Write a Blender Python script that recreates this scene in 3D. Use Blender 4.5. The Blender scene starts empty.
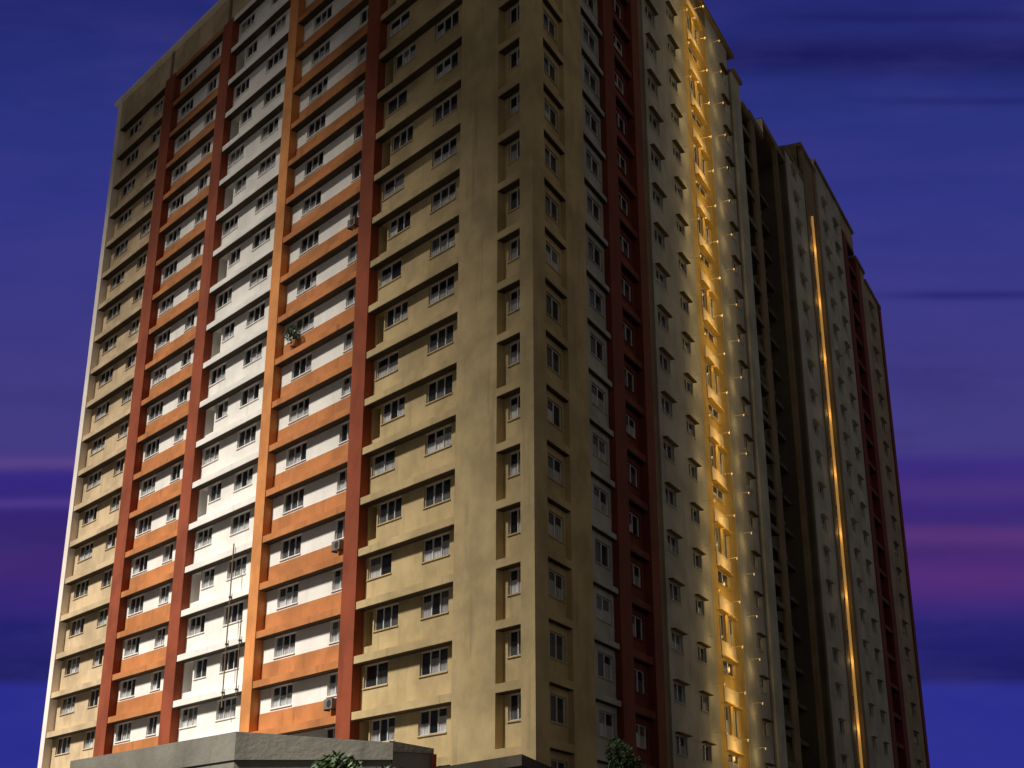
import bpy, bmesh, math, random
from mathutils import Vector

R = math.radians
scene = bpy.context.scene
COL = scene.collection
random.seed(11)

# ------------------------------------------------------------------ camera
CAM_Z = 1.6
F_PX = 1368.2
cam_d = bpy.data.cameras.new('camera')
cam = bpy.data.objects.new('camera', cam_d)
COL.objects.link(cam)
cam.location = (0, 0, CAM_Z)
cam.rotation_euler = (R(90 + 21.42), 0, 0)
cam_d.sensor_fit = 'HORIZONTAL'
cam_d.sensor_width = 36.0
cam_d.lens = 36.0 * F_PX / 1024.0
cam_d.clip_start = 0.1
cam_d.clip_end = 6000
scene.camera = cam

# ------------------------------------------------------------------ view
vs = scene.view_settings
vs.view_transform = 'Standard'
vs.look = 'None'
vs.exposure = 0.48
vs.gamma = 1.0
vs.use_curve_mapping = False

# ------------------------------------------------------------------ sun
SUN_H = Vector((-0.908, -0.419, 0)).normalized()
SUN_EL = R(52)
SUN = Vector((SUN_H.x * math.cos(SUN_EL), SUN_H.y * math.cos(SUN_EL), math.sin(SUN_EL)))
sun_d = bpy.data.lights.new('sun', 'SUN')
sun_d.energy = 5.0
sun_d.angle = R(7.0)
sun_d.color = (1.0, 0.93, 0.83)
sun = bpy.data.objects.new('sun', sun_d)
COL.objects.link(sun)
sun.location = SUN * 400
sun.rotation_euler = SUN.to_track_quat('Z', 'Y').to_euler()


def srgb(r, g, b):
    def f(c):
        c /= 255.0
        return c / 12.92 if c <= 0.04045 else ((c + 0.055) / 1.055) ** 2.4
    return (f(r), f(g), f(b), 1.0)


# ------------------------------------------------------------------ sky
world = bpy.data.worlds.new('World')
scene.world = world
world.use_nodes = True
nt = world.node_tree
nt.nodes.clear()


class NT:
    """tiny node builder"""
    def __init__(self, tree):
        self.t = tree

    def n(self, typ, **kw):
        nd = self.t.nodes.new(typ)
        for k, v in kw.items():
            setattr(nd, k, v)
        return nd

    def link(self, a, b):
        self.t.links.new(a, b)

    def val(self, sock, v):
        if hasattr(v, 'links') or isinstance(v, bpy.types.NodeSocket):
            self.link(v, sock)
        else:
            sock.default_value = v

    def math(self, op, a, b=0.0, c=None, clamp=False):
        nd = self.n('ShaderNodeMath', operation=op, use_clamp=clamp)
        self.val(nd.inputs[0], a)
        self.val(nd.inputs[1], b)
        if c is not None:
            self.val(nd.inputs[2], c)
        return nd.outputs[0]

    def mix(self, fac, a, b, blend='MIX'):
        nd = self.n('ShaderNodeMix', data_type='RGBA', blend_type=blend)
        self.val(nd.inputs[0], fac)
        self.val(nd.inputs[6], a)
        self.val(nd.inputs[7], b)
        return nd.outputs[2]

    def smooth(self, x, a, b):
        nd = self.n('ShaderNodeMapRange', interpolation_type='SMOOTHSTEP')
        self.val(nd.inputs[0], x)
        nd.inputs[1].default_value = a
        nd.inputs[2].default_value = b
        return nd.outputs[0]

    def ramp(self, fac, stops):
        nd = self.n('ShaderNodeValToRGB')
        cr = nd.color_ramp
        while len(cr.elements) < len(stops):
            cr.elements.new(0.5)
        for e, (p, c) in zip(cr.elements, stops):
            e.position = p
            e.color = c
        self.val(nd.inputs[0], fac)
        return nd.outputs[0]

    def noise(self, vec, scale, detail=4.0, rough=0.5):
        nd = self.n('ShaderNodeTexNoise')
        self.link(vec, nd.inputs['Vector'])
        nd.inputs['Scale'].default_value = scale
        nd.inputs['Detail'].default_value = detail
        nd.inputs['Roughness'].default_value = rough
        return nd.outputs[0]


w = NT(nt)
tc = w.n('ShaderNodeTexCoord')
sep = w.n('ShaderNodeSeparateXYZ')
w.link(tc.outputs['Generated'], sep.inputs[0])
dx, dy, dz = sep.outputs
az = w.math('ARCTAN2', dx, dy)
# long thin streaks: stretch noise along the azimuth
# stratus layers run level across the east: height of a layer = rise over distance
rise = w.math('MULTIPLY', w.math('DIVIDE', dz, w.math('MAXIMUM', dy, 0.3)), 0.5)
side = w.math('DIVIDE', dx, w.math('MAXIMUM', dy, 0.3))
comb = w.n('ShaderNodeCombineXYZ')
w.link(w.math('MULTIPLY', side, 2.2), comb.inputs[0])
w.link(w.math('MULTIPLY', rise, 70.0), comb.inputs[1])
streak = w.noise(comb.outputs[0], 1.0, 5.0, 0.55)
comb2 = w.n('ShaderNodeCombineXYZ')
w.link(w.math('MULTIPLY', side, 5.0), comb2.inputs[0])
w.link(w.math('MULTIPLY', rise, 12.0), comb2.inputs[1])
warp = w.noise(comb2.outputs[0], 1.0, 3.0, 0.5)
zz = w.math('ADD', rise, w.math('MULTIPLY', w.math('SUBTRACT', warp, 0.5), 0.0025))
stops = [(0.0, srgb(46, 49, 148)), (0.050, srgb(45, 48, 146)), (0.0790, srgb(43, 46, 142)),
         (0.0803, srgb(30, 30, 100)), (0.0938, srgb(32, 31, 106)), (0.1011, srgb(36, 34, 110)),
         (0.1075, srgb(52, 37, 118)), (0.1198, srgb(58, 40, 116)), (0.1332, srgb(56, 40, 113)),
         (0.141, srgb(54, 38, 114)), (0.1568, srgb(54, 40, 128)), (0.164, srgb(62, 48, 130)),
         (0.1688, srgb(68, 60, 131)), (0.1894, srgb(66, 60, 131)), (0.2324, srgb(60, 58, 134)),
         (0.2781, srgb(50, 54, 134)), (0.3265, srgb(42, 50, 124)), (0.3781, srgb(36, 41, 112)),
         (0.60, srgb(26, 28, 84)), (1.0, srgb(20, 22, 66))]
base = w.ramp(zz, stops)


def band(zc, wid):
    d = w.math('DIVIDE', w.math('SUBTRACT', zz, zc), wid)
    return w.math('POWER', 2.718, w.math('MULTIPLY', w.math('MULTIPLY', d, d), -1.0))


left_side = w.smooth(az, 0.0, -0.3)
right_side = w.smooth(az, 0.1, 0.32)
wisp = w.smooth(streak, 0.2, 0.6)
col = base


def layer(zc, wid, area, amount, c):
    global col
    col = w.mix(w.math('MULTIPLY', w.math('MULTIPLY', band(zc, wid), area), amount), col, c)


layer(0.1636, 0.0030, left_side, 0.85, srgb(90, 68, 136))
layer(0.1476, 0.0022, left_side, 0.8, srgb(80, 58, 138))
layer(0.1235, 0.0070, left_side, 0.6, srgb(70, 42, 118))
layer(0.1350, 0.0055, right_side, 0.8, srgb(92, 54, 122))
layer(0.1190, 0.0090, right_side, 0.85, srgb(86, 45, 118))
layer(0.1420, 0.0030, right_side, 0.6, srgb(58, 38, 120))
layer(0.1530, 0.0060, right_side, 0.7, srgb(80, 54, 126))
layer(0.2345, 0.0022, w.math('MULTIPLY', w.smooth(az, 0.25, 0.34), wisp), 0.9, srgb(38, 36, 112))
layer(0.3490, 0.0090, w.math('MULTIPLY', w.smooth(az, 0.04, 0.24), w.smooth(streak, -0.1, 0.5)), 0.95, srgb(27, 26, 88))
layer(0.3690, 0.0030, w.math('MULTIPLY', w.smooth(az, 0.16, 0.30), wisp), 0.7, srgb(29, 29, 92))
layer(0.3260, 0.0022, w.math('MULTIPLY', w.smooth(az, 0.25, 0.36), wisp), 0.7, srgb(34, 36, 104))
# faint streak texture over everything
col = w.mix(w.math('MULTIPLY', w.smooth(streak, 0.52, 0.75), 0.12), col, srgb(34, 32, 104))
comb3 = w.n('ShaderNodeCombineXYZ')
w.link(w.math('MULTIPLY', side, 5.0), comb3.inputs[0])
w.link(w.math('MULTIPLY', rise, 38.0), comb3.inputs[1])
veil = w.noise(comb3.outputs[0], 1.0, 7.0, 0.62)
col = w.mix(w.math('MULTIPLY', w.smooth(veil, 0.42, 0.75), 0.22), col, srgb(74, 66, 142))
col = w.mix(w.math('MULTIPLY', w.smooth(veil, 0.5, 0.2), 0.22), col, srgb(26, 26, 88))
# the sky dims away from the last light
col = w.mix(w.smooth(w.math('ABSOLUTE', az), 0.44, 0.85), col, srgb(64, 63, 66))
# pale afterglow over the town behind the viewer, to the right
gdot = w.math('ADD', w.math('MULTIPLY', dx, 0.80), w.math('MULTIPLY', dy, -0.60))
glow = w.math('MULTIPLY', w.smooth(gdot, 0.15, 0.95), w.smooth(dz, 0.9, 0.1))
bg1 = w.n('ShaderNodeBackground')
w.link(col, bg1.inputs[0])
bg1.inputs[1].default_value = 0.70
bg2 = w.n('ShaderNodeBackground')
bg2.inputs[0].default_value = (1.0, 0.87, 0.68, 1)
bg2.inputs[1].default_value = 0.128
bgm = w.n('ShaderNodeMixShader')
w.link(glow, bgm.inputs[0])
w.link(bg1.outputs[0], bgm.inputs[1])
w.link(bg2.outputs[0], bgm.inputs[2])
wo = w.n('ShaderNodeOutputWorld')
w.link(bgm.outputs[0], wo.inputs[0])

# ------------------------------------------------------------------ materials
MATS = {}


def base_mat(name):
    m = bpy.data.materials.new(name)
    m.use_nodes = True
    t = NT(m.node_tree)
    b = m.node_tree.nodes['Principled BSDF']
    MATS[name] = m
    return m, t, b


def painted(name, rgb, rough=0.8, var=0.16, stain=0.22, bump=0.15, stain_col=None):
    """weathered painted render: blotches, rain streaks that run down, fine grain"""
    m, t, b = base_mat(name)
    geo = t.n('ShaderNodeNewGeometry')
    pos = geo.outputs['Position']
    mp = t.n('ShaderNodeMapping')
    mp.inputs['Scale'].default_value = (1.6, 1.6, 0.16)
    t.link(pos, mp.inputs[0])
    streaks = t.noise(mp.outputs[0], 1.0, 6.0, 0.6)
    blot = t.noise(pos, 0.35, 5.0, 0.6)
    grain = t.noise(pos, 9.0, 3.0, 0.6)
    c = (*rgb, 1)
    dk = tuple(v * (1 - var * 1.6) for v in rgb) + (1,)
    lt = tuple(min(1, v * (1 + var)) for v in rgb) + (1,)
    k = t.mix(t.smooth(blot, 0.3, 0.7), dk, lt)
    sc = stain_col or (rgb[0] * 0.45, rgb[1] * 0.43, rgb[2] * 0.42)
    k = t.mix(t.math('MULTIPLY', t.smooth(streaks, 0.54, 0.74), stain * 2.0, clamp=True), k, (*sc, 1))
    k = t.mix(t.math('MULTIPLY', t.smooth(grain, 0.5, 0.8), 0.18), k, dk)
    t.link(k, b.inputs['Base Color'])
    b.inputs['Roughness'].default_value = rough
    b.inputs['Specular IOR Level'].default_value = 0.25
    bp = t.n('ShaderNodeBump')
    bp.inputs['Strength'].default_value = bump
    bp.inputs['Distance'].default_value = 0.03
    t.link(grain, bp.inputs['Height'])
    t.link(bp.outputs[0], b.inputs['Normal'])
    return m


KHAKI = painted('khaki_paint', (0.52, 0.40, 0.21), stain=0.2)
KHAKI_PALE = painted('pale_khaki_paint', (0.56, 0.43, 0.27))
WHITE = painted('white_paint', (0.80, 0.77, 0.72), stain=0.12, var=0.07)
ORANGE = painted('orange_paint', (0.48, 0.19, 0.065), stain=0.3)
ORANGE_L = painted('light_orange_paint', (0.62, 0.25, 0.08))
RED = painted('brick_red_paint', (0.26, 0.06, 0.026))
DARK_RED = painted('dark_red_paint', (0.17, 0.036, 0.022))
MUTED = painted('muted_beige_paint', (0.33, 0.27, 0.20))
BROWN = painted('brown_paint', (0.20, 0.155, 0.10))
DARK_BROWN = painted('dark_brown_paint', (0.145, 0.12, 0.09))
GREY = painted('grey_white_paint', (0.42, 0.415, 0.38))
GOLD = painted('gold_paint', (0.60, 0.40, 0.11))
CREAM = painted('cream_paint', (0.72, 0.58, 0.38), var=0.06, stain=0.1)
PALE = painted('pale_coping_paint', (0.82, 0.74, 0.67), var=0.06, stain=0.1)
CONC = painted('stained_concrete', (0.21, 0.20, 0.17), rough=0.9, var=0.25, stain=0.35, bump=0.4)
CONC_L = painted('pale_concrete', (0.26, 0.23, 0.20), rough=0.9, var=0.25, stain=0.3, bump=0.4)
CONC_D = painted('dark_concrete', (0.10, 0.085, 0.065), rough=0.9, var=0.25, stain=0.3, bump=0.4)
SHADE_PAINT = painted('painted_shade_brown', (0.055, 0.04, 0.025), var=0.2, stain=0.2)  # near-black tone standing in for shade under ledges and in niches
FRAME = painted('white_aluminium', (0.66, 0.66, 0.66), rough=0.4, var=0.05, stain=0.05, bump=0.0)
ACM = painted('air_conditioner_casing', (0.20, 0.18, 0.16), rough=0.5, var=0.1, stain=0.2, bump=0.0)
DARKM = painted('dark_metal', (0.05, 0.045, 0.04), rough=0.5, var=0.2, stain=0.2, bump=0.0)
BARK = painted('bark', (0.12, 0.085, 0.055), rough=0.95, var=0.3, stain=0.3, bump=0.6)
ASPH = painted('asphalt', (0.042, 0.041, 0.04), rough=0.95, var=0.3, stain=0.2, bump=0.4)
PAVE = painted('paving', (0.20, 0.19, 0.175), rough=0.9, var=0.2, stain=0.2, bump=0.3)


def glass_mat():
    m, t, b = base_mat('window_glass')
    at = t.n('ShaderNodeAttribute', attribute_name='tone')
    geo = t.n('ShaderNodeNewGeometry')
    mp = t.n('ShaderNodeMapping')
    mp.inputs['Scale'].default_value = (5.0, 5.0, 0.3)
    t.link(geo.outputs['Position'], mp.inputs[0])
    fold = t.noise(mp.outputs[0], 2.0, 3.0, 0.5)
    cur = t.mix(t.smooth(fold, 0.35, 0.65), (0.38, 0.39, 0.41, 1), (0.66, 0.66, 0.65, 1))
    k = t.mix(at.outputs['Fac'], (0.012, 0.014, 0.018, 1), cur)
    t.link(k, b.inputs['Base Color'])
    b.inputs['Roughness'].default_value = 0.12
    b.inputs['Specular IOR Level'].default_value = 0.5
    return m


GLASS = glass_mat()


def leaf_mat():
    m, t, b = base_mat('leaf')
    oi = t.n('ShaderNodeNewGeometry')
    k = t.ramp(oi.outputs['Random Per Island'], [(0.0, (0.02, 0.045, 0.012, 1)), (0.5, (0.04, 0.08, 0.02, 1)), (1.0, (0.075, 0.12, 0.03, 1))])
    t.link(k, b.inputs['Base Color'])
    b.inputs['Roughness'].default_value = 0.55
    return m


LEAF = leaf_mat()


def lamp_mat():
    m, t, b = base_mat('lamp_glass')
    b.inputs['Base Color'].default_value = (0.18, 0.11, 0.04, 1)
    b.inputs['Emission Color'].default_value = (1.0, 0.62, 0.24, 1)
    b.inputs['Emission Strength'].default_value = 0.55
    return m


LAMP = lamp_mat()
LED, _t, _b = base_mat('light_tube')
_b.inputs['Base Color'].default_value = (0.4, 0.25, 0.1, 1)
_b.inputs['Emission Color'].default_value = (1.0, 0.52, 0.13, 1)
_b.inputs['Emission Strength'].default_value = 0.2


# ------------------------------------------------------------------ builders
class MB:
    """collects solids (world coordinates) and links them as ONE mesh object"""
    def __init__(self):
        self.v, self.f, self.mi, self.mats, self.tone = [], [], [], [], []

    def _m(self, mat):
        if mat not in self.mats:
            self.mats.append(mat)
        return self.mats.index(mat)

    def face(self, pts, mat, tone=0.0):
        b = len(self.v)
        self.v += [Vector(p) for p in pts]
        self.f.append(list(range(b, b + len(pts))))
        self.mi.append(self._m(mat))
        self.tone.append(tone)

    def prism(self, poly, z0, z1, mat):
        area = sum(poly[i][0] * poly[(i + 1) % len(poly)][1] - poly[(i + 1) % len(poly)][0] * poly[i][1] for i in range(len(poly)))
        if area < 0:
            poly = poly[::-1]
        n = len(poly)
        b = len(self.v)
        self.v += [Vector((p[0], p[1], z0)) for p in poly] + [Vector((p[0], p[1], z1)) for p in poly]
        i = self._m(mat)
        fs = [list(range(b, b + n))[::-1], list(range(b + n, b + 2 * n))]
        fs += [[b + k, b + (k + 1) % n, b + n + (k + 1) % n, b + n + k] for k in range(n)]
        self.f += fs
        self.mi += [i] * len(fs)
        self.tone += [0.0] * len(fs)

    def build(self, name, parent=None, base=(0, 0, 0), bevel=0.0, smooth=False):
        base = Vector(base)
        me = bpy.data.meshes.new(name)
        me.from_pydata([tuple(p - base) for p in self.v], [], self.f)
        for m in self.mats:
            me.materials.append(m)
        me.polygons.foreach_set('material_index', self.mi)
        at = me.attributes.new('tone', 'FLOAT', 'FACE')
        at.data.foreach_set('value', self.tone)
        if smooth:
            me.polygons.foreach_set('use_smooth', [True] * len(me.polygons))
        me.update()
        o = bpy.data.objects.new(name, me)
        COL.objects.link(o)
        if parent is not None:
            o.parent = parent
        else:
            o.location = base
        return o


def tag(o, label=None, cat=None, group=None, kind=None):
    if label:
        o['label'] = label
    if cat:
        o['category'] = cat
    if group:
        o['group'] = group
    if kind:
        o['kind'] = kind
    return o


def empty(name, loc):
    o = bpy.data.objects.new(name, None)
    COL.objects.link(o)
    o.location = loc
    o.empty_display_size = 0.5
    return o


# ------------------------------------------------------------------ facade frames
P0 = Vector((1.087, 63.991))
DL = Vector((-0.63978, 0.76856)).normalized()
NL = Vector((-0.76856, -0.63978)).normalized()
DR = Vector((0.43344, 0.90118)).normalized()
NR = Vector((0.90118, -0.43344)).normalized()


class Face:
    def __init__(self, d, n):
        self.d, self.n = d, n

    def p(self, s, dep):
        q = P0 + self.d * s - self.n * dep
        return (q.x, q.y)

    def p3(self, s, dep, z):
        x, y = self.p(s, dep)
        return Vector((x, y, z))

    def box(self, mb, s0, s1, d0, d1, z0, z1, mat):
        mb.prism([self.p(s0, d0), self.p(s1, d0), self.p(s1, d1), self.p(s0, d1)], z0, z1, mat)

    def wall(self, mb, s0, s1, z0, z1, d0, d1, mat, openings=()):
        """a wall strip with real openings (a, b, za, zb)"""
        zs = sorted({z0, z1} | {min(max(v, z0), z1) for o in openings for v in o[2:]})
        for za, zb in zip(zs, zs[1:]):
            if zb - za < 1e-4:
                continue
            zm = (za + zb) / 2
            cut = sorted((max(o[0], s0), min(o[1], s1)) for o in openings if o[2] < zm < o[3])
            cur = s0
            for a, b in cut:
                if a - cur > 1e-4:
                    self.box(mb, cur, a, d0, d1, za, zb, mat)
                cur = max(cur, b)
            if s1 - cur > 1e-4:
                self.box(mb, cur, s1, d0, d1, za, zb, mat)


FL, FR = Face(DL, NL), Face(DR, NR)
H = 3.032
Z0 = 10.13 + CAM_Z                    # underside of the slab of storey 0


def Z(k):
    return Z0 + H * k


KS = list(range(-3, 20))               # storeys, lowest to highest
ROOF = 71.05 + CAM_Z

# camera projection, only used to rank windows by the size they show at
TH = R(21.42)


def proj(p):
    x, y, z = p.x, p.y, p.z - CAM_Z
    fwd = y * math.cos(TH) + z * math.sin(TH)
    up = -y * math.sin(TH) + z * math.cos(TH)
    if fwd < 1:
        return None
    return 512 + F_PX * x / fwd, 384 - F_PX * up / fwd


class WinSet:
    """windows of one building: the hundred that show largest are parts, the rest one stuff part"""
    def __init__(self):
        self.items = []

    def add(self, face, s0, s1, z0, z1, dep, style):
        self.items.append((face, s0, s1, z0, z1, dep, style))

    @staticmethod
    def geom(it, fm, pm, rng):
        face, s0, s1, z0, z1, dep, style = it
        fw = 0.055
        fd0, fd1 = dep, dep + 0.08
        g = dep + 0.045
        # outer frame
        face.box(fm, s0, s0 + fw, fd0, fd1, z0, z1, FRAME)
        face.box(fm, s1 - fw, s1, fd0, fd1, z0, z1, FRAME)
        face.box(fm, s0 + fw, s1 - fw, fd0, fd1, z0, z0 + fw, FRAME)
        face.box(fm, s0 + fw, s1 - fw, fd0, fd1, z1 - fw, z1, FRAME)
        n = style['n']
        wid = (s1 - s0 - 2 * fw)
        for i in range(1, n):
            sc = s0 + fw + wid * i / n
            face.box(fm, sc - 0.035, sc + 0.035, fd0 - 0.01, fd1, z0 + fw, z1 - fw, FRAME)
        # sill
        face.box(fm, s0 - 0.04, s1 + 0.04, style['wall'] - 0.06, dep + 0.02, z0 - 0.07, z0 - 0.001, style['sill'])
        # panes: each its own face, some sashes slid open, curtains behind some
        mode = rng.random()
        for i in range(n):
            a = s0 + fw + wid * i / n
            b = s0 + fw + wid * (i + 1) / n
            r = rng.random()
            if mode < style['dark']:
                tone = 0.02 + 0.18 * r
            else:
                tone = 0.0 if r < 0.27 else 0.45 + 0.55 * rng.random()
            gg = g + 0.012 * (i % 2)
            ztop = z1 - fw
            zmid = z0 + fw + (z1 - z0 - 2 * fw) * rng.uniform(0.45, 0.7)
            pts = lambda za, zb: [face.p3(b, gg, za), face.p3(a, gg, za), face.p3(a, gg, zb), face.p3(b, gg, zb)] if face is FL else [face.p3(a, gg, za), face.p3(b, gg, za), face.p3(b, gg, zb), face.p3(a, gg, zb)]
            pm.face(pts(z0 + fw, zmid), GLASS, tone)
            pm.face(pts(zmid, ztop), GLASS, tone * rng.choice([0.25, 0.05, 0.0, 0.0, 0.0]))  # upper part toned darker to paint in shade from the ledge

    def build(self, root, base):
        def size(it):
            face, s0, s1, z0, z1, dep, st = it
            q = [proj(face.p3(s, dep, z)) for s, z in ((s0, z0), (s1, z0), (s1, z1), (s0, z1))]
            if any(c is None for c in q):
                return 0
            cx = sum(c[0] for c in q) / 4
            cy = sum(c[1] for c in q) / 4
            if not (-5 < cx < 1029 and -5 < cy < 760):
                return 0
            return abs(sum(q[i][0] * q[(i + 1) % 4][1] - q[(i + 1) % 4][0] * q[i][1] for i in range(4))) / 2
        order = sorted(self.items, key=size, reverse=True)
        rng = random.Random(5)
        for it in order[:100]:
            fm, pm = MB(), MB()
            self.geom(it, fm, pm, rng)
            c = it[0].p3((it[1] + it[2]) / 2, it[5], it[3])
            fo = fm.build('window', root, base)
            pm.build('pane', fo, base)
        rest = order[100:]
        if rest:
            m = MB()
            for it in rest:
                self.geom(it, m, m, rng)
            tag(m.build('window', root, base), kind='stuff')


def inner(t, sl=0.0):
    """plan point set back t from both faces"""
    half = math.acos(DL.dot(DR)) / 2
    bis = (DL + DR).normalized()
    q = P0 + bis * (t / math.sin(half))
    return (q.x, q.y)


# ================================================================== NEAR TOWER
TB = Vector((P0.x, P0.y, 0))
tower = tag(empty('apartment_tower', TB),
            'nearest tall apartment tower, its left face striped khaki, orange, red and white', 'building')
LEN_L, LEN_R = 58.9, 47.0
win = WinSet()

# core behind all the facade panels
core = MB()
c0 = inner(2.2)
core.prism([c0, FL.p(LEN_L - 0.3, 2.2), (FL.p(LEN_L - 0.3, 2.2)[0] + DR.x * 40, FL.p(LEN_L - 0.3, 2.2)[1] + DR.y * 40), FR.p(41.8, 3.0)], 0, ROOF - 0.9, BROWN)
core.build('core', tower, TB)

# corner pier, one solid mitred piece
pier = MB()
pier.prism([FL.p(1.05, 0), FL.p(0, 0), FR.p(1.55, 0), FR.p(1.55, 0.65), FL.p(1.05, 0.65)], 0, ROOF - 0.35, KHAKI)
pier.build('corner_pier', tower, TB)


def style(n, wall, sill, dark=0.25):
    return dict(n=n, wall=wall, sill=sill, dark=dark)


def left_bay(name, s0, s1, kind, mat, band_mat, wins, depth=0.5, deep=None, spandrel=None, upper=None):
    """recessed bay between two uprights: slab bands in front, wall with openings set back"""
    wall = MB()
    bands = wall
    bd = 2.25 if deep else depth + 0.2
    for k in KS:
        top, bot = Z(k), Z(k - 1) + 0.42
        FL.box(bands, s0, s1, 0, bd, Z(k), Z(k) + 0.42, band_mat)
        FL.box(bands, s0, s1, 0.03, depth - 0.002, Z(k) - 0.05, Z(k) - 0.001, SHADE_PAINT)  # dark strip paints in the shade under the slab band
        ws, cut = wins(k), []
        for (a, b) in ws:
            cut.append((a, b, top - 1.32, top - 0.07))
        dn = deep(k) if deep else None
        if dn:
            cut.append((dn[0], dn[1], bot, top))
        zs = top - 1.52
        if spandrel:
            FL.wall(wall, s0, s1, zs, top, depth, depth + 0.25, upper, cut)
            FL.wall(wall, s0, s1, bot, zs, depth - 0.03, depth + 0.25, spandrel, [c for c in cut if c[2] < zs])
        else:
            FL.wall(wall, s0, s1, bot, top, depth, depth + 0.25, mat, cut)
        for (a, b) in ws:
            win.add(FL, a, b, top - 1.32, top - 0.07, depth + 0.10, style(3 if b - a > 2.3 else 2 if b - a > 1.2 else 1, depth, upper or mat))
        if dn:
            a, b = dn
            FL.box(wall, a, b, 1.7, 1.9, bot, top, mat)
            FL.box(wall, a, b, 1.66, 1.7, bot + 0.8, top - 0.06, SHADE_PAINT)  # dark sheet on the niche back, painted-in deep shade
            FL.box(wall, a - 0.12, a, depth + 0.25, 1.9, bot, top, mat)
            FL.box(wall, b, b + 0.12 if b + 0.12 < s1 else s1 + 0.05, depth + 0.25, 1.9, bot, top, mat)
            # low parapet of the service niche
            FL.box(wall, a, b, depth, depth + 0.1, bot, bot + 0.55, mat)
    wall.build('wall_panel', tower, TB)


odd = lambda k: k % 2 == 1
# recessed column by the corner
left_bay('niche', 1.05, 2.95, 'n', KHAKI, KHAKI, lambda k: [(1.3, 2.6)], depth=0.5)
# khaki bay
left_bay('khaki', 6.4, 15.35, 'k', KHAKI, KHAKI,
         lambda k: [(7.5, 9.9), (12.0, 14.3)] if odd(k + 1) else [(7.5, 9.9), (12.8, 15.1)],
         deep=lambda k: (14.42, 15.25) if odd(k + 1) else None, depth=0.55)
# right-hand orange bay
left_bay('orange', 16.8, 26.4, 'o', WHITE, ORANGE, lambda k: [(17.3, 18.8), (22.6, 25.0)], spandrel=ORANGE, upper=WHITE, depth=0.55)
# white bay
left_bay('white', 27.6, 36.9, 'w', WHITE, WHITE,
         lambda k: [(29.3, 31.8), (33.6, 35.3)] if odd(k + 1) else [(29.3, 31.8), (34.4, 36.7)],
         deep=lambda k: (35.5, 36.78) if odd(k + 1) else None, depth=0.55)
# left-hand orange bay
left_bay('orange', 38.5, 47.0, 'o', WHITE, ORANGE, lambda k: [(40.2, 41.7), (44.2, 46.6)], spandrel=ORANGE, upper=WHITE, depth=0.55)
# pale khaki bay at the far left
left_bay('pale', 48.8, 58.1, 'p', KHAKI_PALE, KHAKI_PALE, lambda k: [(50.4, 52.1), (54.6, 57.3)], depth=0.55)


def upright(s0, s1, d0, mat, face=FL, z1=None, d1=2.3):
    m = MB()
    face.box(m, s0, s1, d0, d1, 0, z1 or ROOF - 0.35, mat)
    return m.build('pilaster', tower, TB)


ZRED = Z(KS[-1]) + 0.42
upright(2.95, 6.4, 0.0, KHAKI, d1=0.75)
upright(15.35, 16.8, -0.06, RED)
upright(26.4, 27.6, -0.05, ORANGE_L)
upright(36.9, 38.5, -0.05, RED, z1=ZRED)
upright(47.0, 48.8, -0.05, RED, z1=ZRED)
upright(58.1, 58.9, -0.08, PALE, d1=3.0)  # pale tone also paints in rim light along the tower's end

# blank top storey of the left face
top = MB()
FL.box(top, 1.05, 2.95, 0.02, 0.72, ZRED, ROOF - 0.35, KHAKI)
top.build('parapet_wall', tower, TB)
top = MB()
FL.box(top, 6.4, 15.35, 0.02, 0.72, ZRED, ROOF - 0.35, KHAKI)
top.build('parapet_wall', tower, TB)
top = MB()
FL.box(top, 16.8, 26.4, 0.02, 0.72, ZRED, ROOF - 0.35, KHAKI_PALE)
top.build('parapet_wall', tower, TB)
top = MB()
FL.box(top, 27.6, 58.1, 0.02, 0.72, ZRED + 0.002, ROOF - 0.35, KHAKI_PALE)
for sr in (37.6, 47.9):
    FL.box(top, sr - 0.2, sr + 0.2, -0.05, 0.02, ZRED + 0.002, ROOF - 0.35, BROWN)
top.build('parapet_wall', tower, TB)
cop = MB()
cop.prism([FL.p(-0.3, -0.35), FL.p(LEN_L + 0.35, -0.35), FL.p(LEN_L + 0.35, 3.2), FL.p(3.4, 3.2)], ROOF - 0.35, ROOF, PALE)
cop.build('coping', tower, TB)

# ---------------------------------------------------------------- right face of the near tower
ZR_OFF = 0.42


def ZR(k):
    return Z(k) + ZR_OFF


def right_bay(s0, s1, mat, band_mat, wins, root, base, ws_set, depth=0.5, band=0.4, hood=None, zroof=None, height=1.3, head=0.42, ks=KS):
    wall = MB()
    bands = wall
    for k in ks:
        top, bot = ZR(k), ZR(k - 1) + band
        if zroof and top > zroof:
            continue
        FR.box(bands, s0, s1, 0, depth + 0.2, top, top + band, band_mat)
        FR.box(bands, s0, s1, 0.03, depth - 0.002, top - 0.05, top - 0.001, SHADE_PAINT)  # shade below the band, painted as a dark strip
        ws = wins(k)
        cut = [(a, b, top - head - height, top - head) for a, b in ws]
        FR.wall(wall, s0, s1, bot, top, depth, depth + 0.25, mat, cut)
        for a, b in ws:
            ws_set.add(FR, a, b, top - head - height, top - head, depth + 0.1, style(2, depth, mat, 0.5))
    wall.build('wall_panel', root, base)


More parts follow.
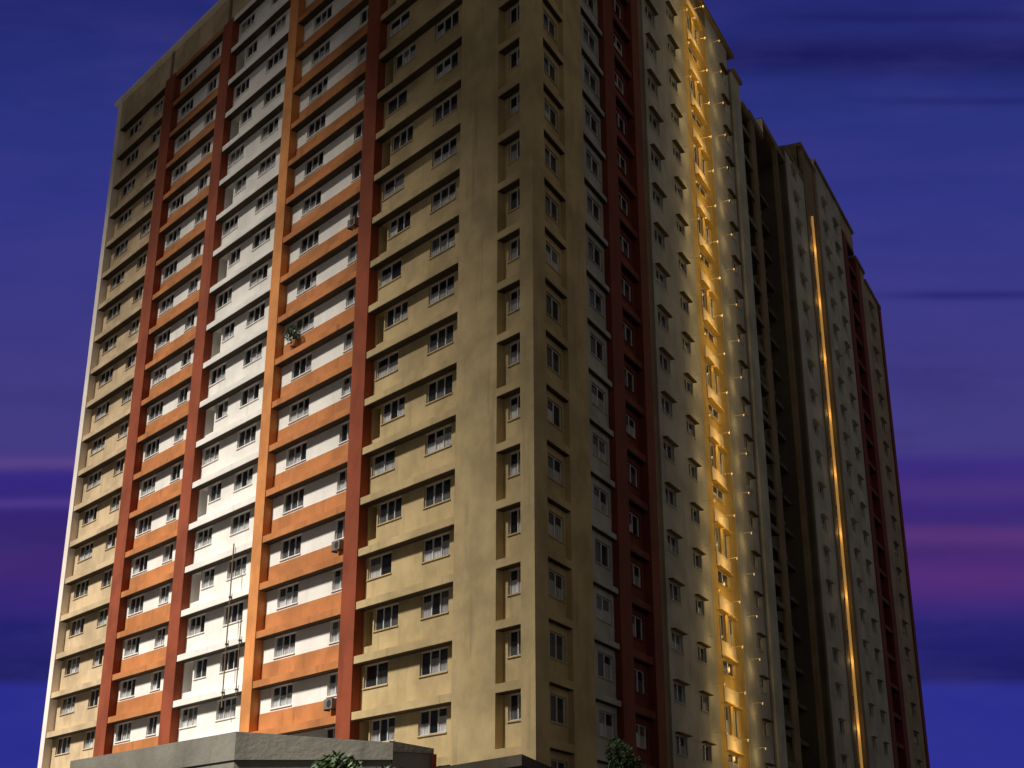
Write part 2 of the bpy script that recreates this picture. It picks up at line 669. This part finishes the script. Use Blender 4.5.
def flush_wall(s0, s1, mat, wins, root, base, ws_set, zroof, hoods=True, d0=0.0, ks=KS, height=1.25, hood_mat=None, spandrel=None):
    """plain wall with real openings and small concrete hoods"""
    wall = MB()
    hd = wall
    zprev = 0.0
    for k in ks:
        top = ZR(k)
        if top > zroof:
            continue
        ws = wins(k)
        if spandrel:
            FR.box(wall, spandrel[0], spandrel[1], d0 - 0.06, d0, top - 0.25, top + 0.72, spandrel[2])
        cut = [(a, b, top - 0.42 - h, top - 0.42) for a, b, h in ws]
        FR.wall(wall, s0, s1, zprev, top, d0, d0 + 0.4, mat, cut)
        zprev = top
        for a, b, h in ws:
            ws_set.add(FR, a, b, top - 0.42 - h, top - 0.42, d0 + 0.14, style(2, d0, mat, 0.55))
            if hoods:
                FR.box(hd, a - 0.12, b + 0.12, d0 - 0.3, d0, top - 0.39, top - 0.32, hood_mat or mat)
    FR.wall(wall, s0, s1, zprev, zroof, d0, d0 + 0.4, mat)
    wall.build('wall_panel', root, base)


def right_pier(s0, s1, d0, mat, root, base, z1, d1=0.8):
    m = MB()
    FR.box(m, s0, s1, d0, d1, 0, z1, mat)
    m.build('pilaster', root, base)


TZ = ROOF - 0.35
right_bay(1.55, 4.5, KHAKI, KHAKI, lambda k: [(2.35, 4.25)], tower, TB, win, depth=0.3)
right_pier(4.5, 7.3, 0.0, KHAKI, tower, TB, TZ)
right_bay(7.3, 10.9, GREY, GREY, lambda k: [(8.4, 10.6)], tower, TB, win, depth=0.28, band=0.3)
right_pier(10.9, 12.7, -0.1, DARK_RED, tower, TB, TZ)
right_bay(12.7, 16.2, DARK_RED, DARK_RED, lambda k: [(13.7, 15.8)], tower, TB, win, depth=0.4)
right_pier(16.2, 17.6, -0.1, DARK_RED, tower, TB, TZ)
right_pier(17.6, 18.9, 0.05, BROWN, tower, TB, TZ)
flush_wall(18.9, 28.2, GREY, lambda k: [(19.5, 21.5, 1.1), (24.4, 26.1, 1.0)], tower, TB, win, TZ, hood_mat=SHADE_PAINT)
# gold lit stair bay: tall and short windows by turns, cream spandrels
flush_wall(28.2, 34.6, GOLD, lambda k: [(29.4, 30.8, 1.9), (31.4, 32.8, 1.9)] if odd(k) else [(29.7, 32.5, 1.0)], tower, TB, win, TZ - 1.5, d0=0.04, spandrel=(29.5, 32.7, CREAM))
flush_wall(34.6, 40.6, GREY, lambda k: [(38.2, 39.8, 1.0)], tower, TB, win, TZ, hood_mat=SHADE_PAINT)
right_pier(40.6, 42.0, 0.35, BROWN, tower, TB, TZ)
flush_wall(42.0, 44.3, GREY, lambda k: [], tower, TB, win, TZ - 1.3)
right_bay(44.3, 47.0, DARK_BROWN, DARK_BROWN, lambda k: [], tower, TB, win, depth=1.2, zroof=TZ - 3.4)
for a, b, m in ((1.55, 4.5, KHAKI), (7.3, 10.9, GREY), (12.7, 16.2, DARK_RED), (28.2, 34.6, BROWN)):
    topr = MB()
    if m is BROWN:
        FR.box(topr, a, b, 0.0, 0.5, TZ - 1.5, TZ, m)
        topr.build('parapet_wall', tower, TB)
        continue
    FR.box(topr, a, b, 0.02, 0.75, ZR(KS[-1]) + 0.25 + (0.15 if m is not GREY else 0.05), TZ, m)
    topr.build('parapet_wall', tower, TB)
copr = MB()
FR.box(copr, 0.75, 42.0, -0.3, 1.6, ROOF - 0.35, ROOF, BROWN)
FR.box(copr, 42.0, 44.4, -0.25, 1.6, ROOF - 1.65, ROOF - 1.3, BROWN)
FR.box(copr, 44.4, 47.1, -0.2, 1.6, ROOF - 3.65, ROOF - 3.3, BROWN)
copr.build('coping', tower, TB)

# facade lamps of the gold bays
def wall_or_added_lamp(s, k, root, base, energy, dist, dep0, z=None):
    z = ZR(k) + 0.25 if z is None else z
    m = MB()
    FR.box(m, s - 0.012, s + 0.012, -dist + 0.05, dep0, z + 0.20, z + 0.225, CREAM)
    FR.box(m, s - 0.06, s + 0.06, -dist - 0.06, -dist + 0.05, z + 0.20, z + 0.235, CREAM)
    o = m.build('wall_or_added_lamp', root, base)
    g = MB()
    pts = []
    n = 8
    c = FR.p(s, -dist)
    for i in range(n):
        pts.append((c[0] + 0.035 * math.cos(2 * math.pi * i / n), c[1] + 0.035 * math.sin(2 * math.pi * i / n)))
    g.prism(pts, z + 0.08, z + 0.20, LAMP)
    go = g.build('lamp_glass', o, base)
    ld = bpy.data.lights.new('lamp_light', 'POINT')
    ld.energy = energy
    ld.color = (1.0, 0.66, 0.23)
    ld.shadow_soft_size = 0.2
    lo = bpy.data.objects.new('lamp_light', ld)
    COL.objects.link(lo)
    lo.parent = o
    lo.location = Vector((*FR.p(s, -dist - 0.2), z - 0.4)) - base
    return o


for k in KS:
    if ZR(k) < TZ - 2.0:
        wall_or_added_lamp(31.0, k, tower, TB, 48.0, 0.95, 0.04)
        wall_or_added_lamp(26.9, k, tower, TB, 14.0, 0.85, 0.0)  # this row and the next: weak lamps added to widen the gold wash
        wall_or_added_lamp(36.0, k, tower, TB, 11.0, 0.7, 0.0)

# thin drain pipe stack on the white bay
pipe = MB()
for s, za, zb, r in ((29.9, 14.0, 24.5, 0.045), (28.2, 14.5, 19.5, 0.035)):
    c = FL.p(s, -0.12)
    pipe.prism([(c[0] + r * math.cos(i * math.pi / 4), c[1] + r * math.sin(i * math.pi / 4)) for i in range(8)], za, zb, BROWN)
    for zc in range(int(za) + 1, int(zb), 3):
        FL.box(pipe, s - 0.08, s + 0.08, -0.18, 0.0, Z(round((zc - Z0) / H)) + 0.1, Z(round((zc - Z0) / H)) + 0.2, DARKM)
pipe.build('drain_pipe', tower, TB)

# air conditioners on brackets
def aircon(s, z, dep, face=FL):
    m = MB()
    face.box(m, s - 0.42, s + 0.42, dep - 0.34, dep, z, z + 0.56, ACM)
    face.box(m, s - 0.36, s - 0.30, dep - 0.36, dep + 0.03, z - 0.08, z, DARKM)
    face.box(m, s + 0.30, s + 0.36, dep - 0.36, dep + 0.03, z - 0.08, z, DARKM)
    o = m.build('air_conditioner', tower, TB)
    g = MB()
    c = Vector((*face.p(s - 0.1, dep - 0.345), z + 0.28))
    u = Vector((face.d.x, face.d.y, 0))
    ring = [c + u * (0.22 * math.cos(i * math.pi / 8)) + Vector((0, 0, 0.22 * math.sin(i * math.pi / 8))) for i in range(16)]
    g.face(ring if face is FR else ring[::-1], DARKM)
    g.build('fan_grille', o, TB)


rng = random.Random(3)
for k in KS:
    if k in (1, 4, 11):
        aircon(17.85, Z(k) - 2.15, 0.38)
win.build(tower, TB)

# plant in a pot on the slab band of an upper orange storey
def leafball(mb, c, rx, rz, n, size, seed):
    r_ = random.Random(seed)
    for _ in range(n):
        while True:
            q = Vector((r_.uniform(-1, 1), r_.uniform(-1, 1), r_.uniform(-1, 1)))
            if q.length < 1 and q.length > 0.25 * r_.random():
                break
        p = Vector(c) + Vector((q.x * rx, q.y * rx, q.z * rz))
        a = Vector((r_.gauss(0, 1), r_.gauss(0, 1), r_.gauss(0, 1))).normalized()
        b = a.orthogonal().normalized()
        s = size * r_.uniform(0.6, 1.3)
        t = a.cross(b)
        mb.face([p - b * s, p + t * s * 0.45 + a * s * 0.1, p + b * s, p - t * s * 0.45 + a * s * 0.1], LEAF)


kp = 9
pc = FL.p3(24.4, 0.18, Z(kp - 1) + 0.42)
plant = tag(empty('potted_plant', pc), 'bushy dark potted plant below a window, halfway up the tall orange bay', 'plant')
m = MB()
for i, (r0, z0, z1) in enumerate(((0.16, 0.0, 0.3), (0.2, 0.3, 0.36))):
    m.prism([(pc.x + r0 * math.cos(j * math.pi / 6), pc.y + r0 * math.sin(j * math.pi / 6)) for j in range(12)], pc.z + z0, pc.z + z1, RED)
m.build('pot', plant, pc)
m = MB()
for q in ((0, 0.9, 0.42), (0.35, 1.2, 0.4), (-0.4, 1.05, 0.4), (0.1, 1.55, 0.35)):
    cc = Vector((*FL.p(24.4 + q[0], 0.05), pc.z + q[1]))
    leafball(m, cc, q[2], q[2] * 1.1, 130, 0.09, int(q[1] * 100))
m.build('foliage', plant, pc)

# ================================================================== SECOND TOWER
FB = Vector((*FR.p(60, 0), 0))
tower2 = tag(empty('apartment_tower', FB), 'farther apartment tower on the right with a thin gold lit strip', 'building')
win2 = WinSet()
KS2 = list(range(-3, 22))
T_A, T_B, T_C = 73.0, 78.6, 75.4
T_B0, T_C1 = 77.2, 74.4
core2 = MB()
core2.prism([FR.p(60, 1.6), FR.p(67, 1.6), FR.p(67, 26), FR.p(60, 26)], 0, T_A - 0.5, BROWN)
core2.prism([FR.p(67, 1.6), FR.p(92, 1.6), FR.p(92, 26), FR.p(67, 26)], 0, T_B0 - 0.5, BROWN)
core2.prism([FR.p(92, 1.6), FR.p(105.8, 1.6), FR.p(105.8, 26), FR.p(92, 26)], 0, T_C1 - 0.5, BROWN)
core2.build('core', tower2, FB)
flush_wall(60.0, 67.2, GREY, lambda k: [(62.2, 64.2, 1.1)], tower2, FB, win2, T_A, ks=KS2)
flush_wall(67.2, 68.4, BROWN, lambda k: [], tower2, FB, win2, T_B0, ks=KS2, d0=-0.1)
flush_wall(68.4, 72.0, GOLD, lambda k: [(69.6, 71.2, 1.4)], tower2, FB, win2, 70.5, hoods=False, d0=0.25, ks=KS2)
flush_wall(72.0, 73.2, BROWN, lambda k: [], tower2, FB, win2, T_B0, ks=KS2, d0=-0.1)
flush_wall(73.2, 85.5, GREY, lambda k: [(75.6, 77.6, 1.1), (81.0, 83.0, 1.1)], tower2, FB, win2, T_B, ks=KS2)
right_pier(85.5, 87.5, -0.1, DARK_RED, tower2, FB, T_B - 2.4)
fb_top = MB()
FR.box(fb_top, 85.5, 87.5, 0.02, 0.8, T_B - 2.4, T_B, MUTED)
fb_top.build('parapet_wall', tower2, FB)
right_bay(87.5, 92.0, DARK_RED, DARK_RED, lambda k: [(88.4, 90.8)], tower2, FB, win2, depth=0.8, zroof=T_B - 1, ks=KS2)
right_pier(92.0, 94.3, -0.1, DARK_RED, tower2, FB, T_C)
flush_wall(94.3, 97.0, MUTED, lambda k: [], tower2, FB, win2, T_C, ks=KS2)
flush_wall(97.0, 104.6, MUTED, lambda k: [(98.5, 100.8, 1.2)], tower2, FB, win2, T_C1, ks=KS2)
right_pier(104.6, 106.0, -0.15, DARK_RED, tower2, FB, T_C1)
tops = MB()
FR.box(tops, 68.4, 72.0, 0.0, 0.6, 70.5, T_B0, BROWN)
tops.build('parapet_wall', tower2, FB)
tops = MB()
FR.box(tops, 87.5, 92.0, 0.02, 0.9, 76.25, T_B, MUTED)
tops.build('parapet_wall', tower2, FB)
cp = MB()
FR.box(cp, 59.8, 66.9, -0.15, 1.4, T_A, T_A + 0.35, BROWN)
FR.box(cp, 66.9, 73.2, -0.2, 1.8, T_B0, T_B0 + 0.4, BROWN)
FR.box(cp, 73.2, 92.1, -0.2, 1.8, T_B, T_B + 0.4, BROWN)
FR.box(cp, 92.1, 97.0, -0.2, 1.8, T_C, T_C + 0.4, BROWN)
FR.box(cp, 97.0, 106.1, -0.2, 1.8, T_C1, T_C1 + 0.4, BROWN)
cp.build('coping', tower2, FB)
sw = MB()
FR.box(sw, 59.7, 60.0, 0.0, 12.0, 0, T_A, DARK_BROWN)
FR.box(sw, 66.9, 67.2, 0.4, 12.0, T_A - 1, T_B0, BROWN)
sw.build('side_wall', tower2, FB)
# one continuous light tube down the gold channel of the far tower
tube = MB()
tc0 = FR.p(70.0, -0.02)
tube.prism([(tc0[0] + 0.13 * math.cos(i * math.pi / 4), tc0[1] + 0.13 * math.sin(i * math.pi / 4)) for i in range(8)], 6.0, 70.3, LED)
tube_o = tube.build('light_tube', tower2, FB)
for k in KS2:
    if Z(k) < 69 and k % 2 == 0:
        ld = bpy.data.lights.new('lamp_light', 'POINT')
        ld.energy = 34.0
        ld.color = (1.0, 0.62, 0.20)
        ld.shadow_soft_size = 0.1
        lo = bpy.data.objects.new('lamp_light', ld)
        COL.objects.link(lo)
        lo.parent = tube_o
        lo.location = FR.p3(69.3, -0.35, Z(k)) - FB

# light court between the two towers: fins in front of a deep dark recess
court = MB()
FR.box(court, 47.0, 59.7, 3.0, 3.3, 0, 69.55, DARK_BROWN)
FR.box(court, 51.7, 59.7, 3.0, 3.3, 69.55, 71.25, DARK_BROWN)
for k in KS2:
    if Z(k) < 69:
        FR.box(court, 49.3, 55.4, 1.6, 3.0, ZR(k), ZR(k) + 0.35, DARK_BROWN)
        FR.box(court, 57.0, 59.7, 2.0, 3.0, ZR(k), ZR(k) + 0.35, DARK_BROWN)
court.build('court_wall', tower2, FB)
for a, b, d, m, zt in ((47.5, 49.0, 0.1, BROWN, 69.6), (56.1, 56.6, 0.0, DARK_BROWN, 71.3)):
    q = MB()
    FR.box(q, a, b, d, 0.4, 0, zt, m)
    q.build('fin', tower2, FB)
cr = MB()
FR.box(cr, 51.7, 59.9, 0.0, 3.5, 71.3, 71.9, BROWN)
FR.box(cr, 47.3, 51.7, 0.0, 3.5, 69.6, 70.2, BROWN)
cr.build('coping', tower2, FB)
wc = MB()
FR.box(wc, 51.35, 51.68, 0.0, 6.0, 70.25, 71.6, WHITE)
wc.build('roof_slab', tower2, FB)
win2.build(tower2, FB)

# ================================================================== GROUND
g = MB()
g.face([(-2500, -2500, 0), (2500, -2500, 0), (2500, 2500, 0), (-2500, 2500, 0)], ASPH)
tag(g.build('ground'), kind='structure')
g = MB()
q = [FL.p(70, -9), FL.p(-6, -9), FR.p(115, -8), FR.p(115, 2), FL.p(70, 2)]
g.prism([FL.p(70, -9), FL.p(-4, -9), FL.p(2, 2), FL.p(70, 2)], 0.0, 0.14, PAVE)
tag(g.build('pavement'), kind='structure')

# ================================================================== FOREGROUND
def polar(azd, dist, z=0.0):
    return Vector((dist * math.sin(R(azd)), dist * math.cos(R(azd)), z))


def slanted(mb, pts, z0, tops, mat):
    """solid with a plan polygon (counter-clockwise) and its own height at every corner"""
    n = len(pts)
    lo = [Vector((p.x, p.y, z0)) for p in pts]
    hi = [Vector((p.x, p.y, t)) for p, t in zip(pts, tops)]
    for i in range(n):
        j = (i + 1) % n
        mb.face([lo[i], lo[j], hi[j], hi[i]], mat)
    mb.face(hi, mat)


def grow(pts, t):
    cc = sum(pts, Vector((0, 0, 0))) / len(pts)
    return [p + (p - cc).normalized() * t for p in pts]


a, b, c = polar(-17.28, 30.6), polar(-11.14, 25.0), polar(-4.9, 24.6)
back = Vector((-1.2, 9.0, 0))
lb = tag(empty('concrete_building', b), 'low grey stained concrete building with a flat roof, at the foot of the tower', 'building')
plan = [a, b, c, c + back, a + back * 0.6]
tz = [4.68, 4.68, 4.49, 4.49, 4.6]
m = MB()
slanted(m, plan, 0, [t - 0.18 for t in tz], CONC)
m.build('wall', lb, b)
m = MB()
slanted(m, grow(plan, 0.05), 4.2, tz, CONC)
m.build('roof_slab', lb, b)
# openings of its front, below the frame of the photograph
dirw = (c - b).normalized()
nw = Vector((dirw.y, -dirw.x, 0))
for t0 in (1.0, 4.2):
    fm, pm = MB(), MB()
    p, q2 = b + dirw * t0, b + dirw * (t0 + 1.6)
    fm.prism([tuple((p + nw * 0.06).xy), tuple((q2 + nw * 0.06).xy), tuple((q2 + nw * 0.002).xy), tuple((p + nw * 0.002).xy)], 1.2, 2.6, FRAME)
    fo = fm.build('window', lb, b)
    p, q2 = p + dirw * 0.08 + nw * 0.065, q2 - dirw * 0.08 + nw * 0.065
    pm.face([(p.x, p.y, 1.28), (q2.x, q2.y, 1.28), (q2.x, q2.y, 2.52), (p.x, p.y, 2.52)], GLASS, 0.1)
    pm.build('pane', fo, b)

# brown block with a russet edge right of it
d, e = polar(-4.98, 25.3), polar(-3.2, 25.6)
blk = tag(empty('water_tank_housing', d), 'small brownish concrete block with a russet edge, right of the dark treetop', 'shed')
bk = Vector((-0.4, 4, 0))
plan = [d, e, e + bk, d + bk]
tz = [4.61, 4.51, 4.51, 4.61]
m = MB()
slanted(m, plan, 0, [t - 0.08 for t in tz], CONC_L)
m.build('wall', blk, d)
m = MB()
ed = (e - d).normalized()
m.prism([tuple(v.xy) for v in (e - ed * 0.03 + Vector((0, -0.05, 0)), e + ed * 0.07 + Vector((0, -0.05, 0)), e + ed * 0.07 + bk, e - ed * 0.03 + bk)], 0, 4.41, RED)
m.build('corner_post', blk, d)
m = MB()
slanted(m, grow(plan, 0.04), 4.42, tz, CONC_L)
m.build('roof', blk, d)

# dark flat-roofed annex against the khaki corner
f1, f2 = polar(-2.75, 49.0), polar(0.36, 45.0)
ann = tag(empty('annex', f2), 'dark brown low annex with a flat roof, at the foot of the khaki corner pier', 'building')
za = 1.6 + 0.1098 * 45
bk = Vector((2.0, 8, 0))
m = MB()
m.prism([tuple(v.xy) for v in (f1, f2, f2 + bk * 0.6, f1 + bk * 0.6)], 0, za - 0.35, CONC_D)
m.build('wall', ann, f2)
m = MB()
m.prism([tuple(v.xy) for v in grow([f1, f2, f2 + bk * 0.6, f1 + bk * 0.6], 0.15)], za - 0.35, za, CONC_D)
m.build('roof', ann, f2)

# dark shrub-like small tree in front of the concrete
def limb(mb, a, b, r0, r1, mat, n=7):
    ax = (b - a).normalized()
    u = ax.orthogonal().normalized()
    v = ax.cross(u)
    ra = [a + (u * math.cos(2 * math.pi * i / n) + v * math.sin(2 * math.pi * i / n)) * r0 for i in range(n)]
    rb = [b + (u * math.cos(2 * math.pi * i / n) + v * math.sin(2 * math.pi * i / n)) * r1 for i in range(n)]
    for i in range(n):
        j = (i + 1) % n
        mb.face([ra[i], ra[j], rb[j], rb[i]], mat)


tb = polar(-6.5, 22.0)
tree = tag(empty('small_tree', tb), 'dark green leafy treetop in front of the low concrete building', 'tree')
m = MB()
fork = tb + Vector((0.05, 0, 1.9))
limb(m, tb, fork, 0.09, 0.06, BARK)
tips = [Vector((0.5, 0.1, 3.2)), Vector((-0.45, 0.2, 3.15)), Vector((0.05, -0.4, 3.35)), Vector((0.1, 0.4, 3.4)), Vector((-0.2, -0.2, 3.6))]
for t_ in tips:
    limb(m, fork, tb + t_, 0.05, 0.015, BARK, 5)
m.build('trunk', tree, tb)
m = MB()
for i, t_ in enumerate(tips + [Vector((0.3, -0.2, 2.8)), Vector((-0.5, -0.1, 2.7)), Vector((0.75, 0.1, 3.1)), Vector((-0.75, 0.1, 3.1)), Vector((0.6, -0.1, 3.4)), Vector((-0.5, 0.1, 3.4))]):
    leafball(m, tb + t_ + Vector((0, 0, 0.05)), 0.42, 0.36, 420, 0.075, 40 + i)
m.build('crown', tree, tb)

# slim dark tree by the right face
t2 = polar(4.35, 57.0)
tree2 = tag(empty('slim_tree', t2), 'slim dark tree beside the red band, at the foot of the right face', 'tree')
m = MB()
limb(m, t2, t2 + Vector((0.1, 0, 4.5)), 0.13, 0.08, BARK)
tips2 = [Vector((0.5, 0.1, 6.4)), Vector((-0.5, 0.1, 6.8)), Vector((0.1, -0.3, 7.4)), Vector((0.0, 0.2, 8.0)), Vector((0.6, 0.2, 7.2)), Vector((-0.4, -0.2, 5.8))]
for t_ in tips2:
    limb(m, t2 + Vector((0.1, 0, 4.5)), t2 + t_, 0.06, 0.02, BARK, 5)
m.build('trunk', tree2, t2)
m = MB()
for i, t_ in enumerate(tips2):
    leafball(m, t2 + t_, 0.55, 0.6, 300, 0.12, 70 + i)
m.build('crown', tree2, t2)

# ================================================================== SUN BLOCKER (added unseen mesh high to the left, shaped to shade the upper storeys)
U = Vector((SUN_H.y, -SUN_H.x, 0))
if U.y < 0:
    U = -U
W = SUN.cross(U)
if W.z < 0:
    W = -W
T = 255.0
contour = [(-6, -26), (0, -8), (2, 3), (5, 13), (9, 22), (15, 30.5), (22, 37), (32, 41.5), (44, 42), (57, 41), (75, 38), (100, 35)]
edge = [(40, 30), (41, -40)]
for cs, cz in contour:
    q3 = FL.p3(cs, 0, cz)
    edge.append((q3.dot(U), q3.dot(W)))


def edge_w(u):
    if u <= edge[0][0]:
        return 30
    for (u0, w0), (u1, w1) in zip(edge, edge[1:]):
        if u0 <= u <= u1:
            return w0 + (w1 - w0) * (u - u0) / (u1 - u0)
    return edge[-1][1]


bm = bmesh.new()
rc = random.Random(8)
step = 5.0
u = -10.0
while u < 190:
    wv = -40.0
    while wv < 125:
        r0 = 5.0
        uu, ww = u + rc.uniform(-1, 1), wv + rc.uniform(-1, 1)
        if ww - edge_w(uu) > r0 * 0.8 and uu > -10:
            c = SUN * T + U * uu + W * ww + SUN * rc.uniform(-4, 4)
            rad = r0 * rc.uniform(0.85, 1.1)
            ret = bmesh.ops.create_icosphere(bm, subdivisions=1, radius=rad)
            for v in ret['verts']:
                v.co = v.co * rc.uniform(0.92, 1.08) + c
        wv += step
    u += step
me = bpy.data.meshes.new('sun_blocker')
bm.to_mesh(me)
bm.free()
mcl, tcl, bcl = base_mat('sun_blocker_white')
bcl.inputs['Base Color'].default_value = (0.8, 0.8, 0.8, 1)
bcl.inputs['Roughness'].default_value = 1.0
me.materials.append(mcl)
cl = bpy.data.objects.new('sun_blocker', me)
COL.objects.link(cl)
tag(cl, kind='structure')
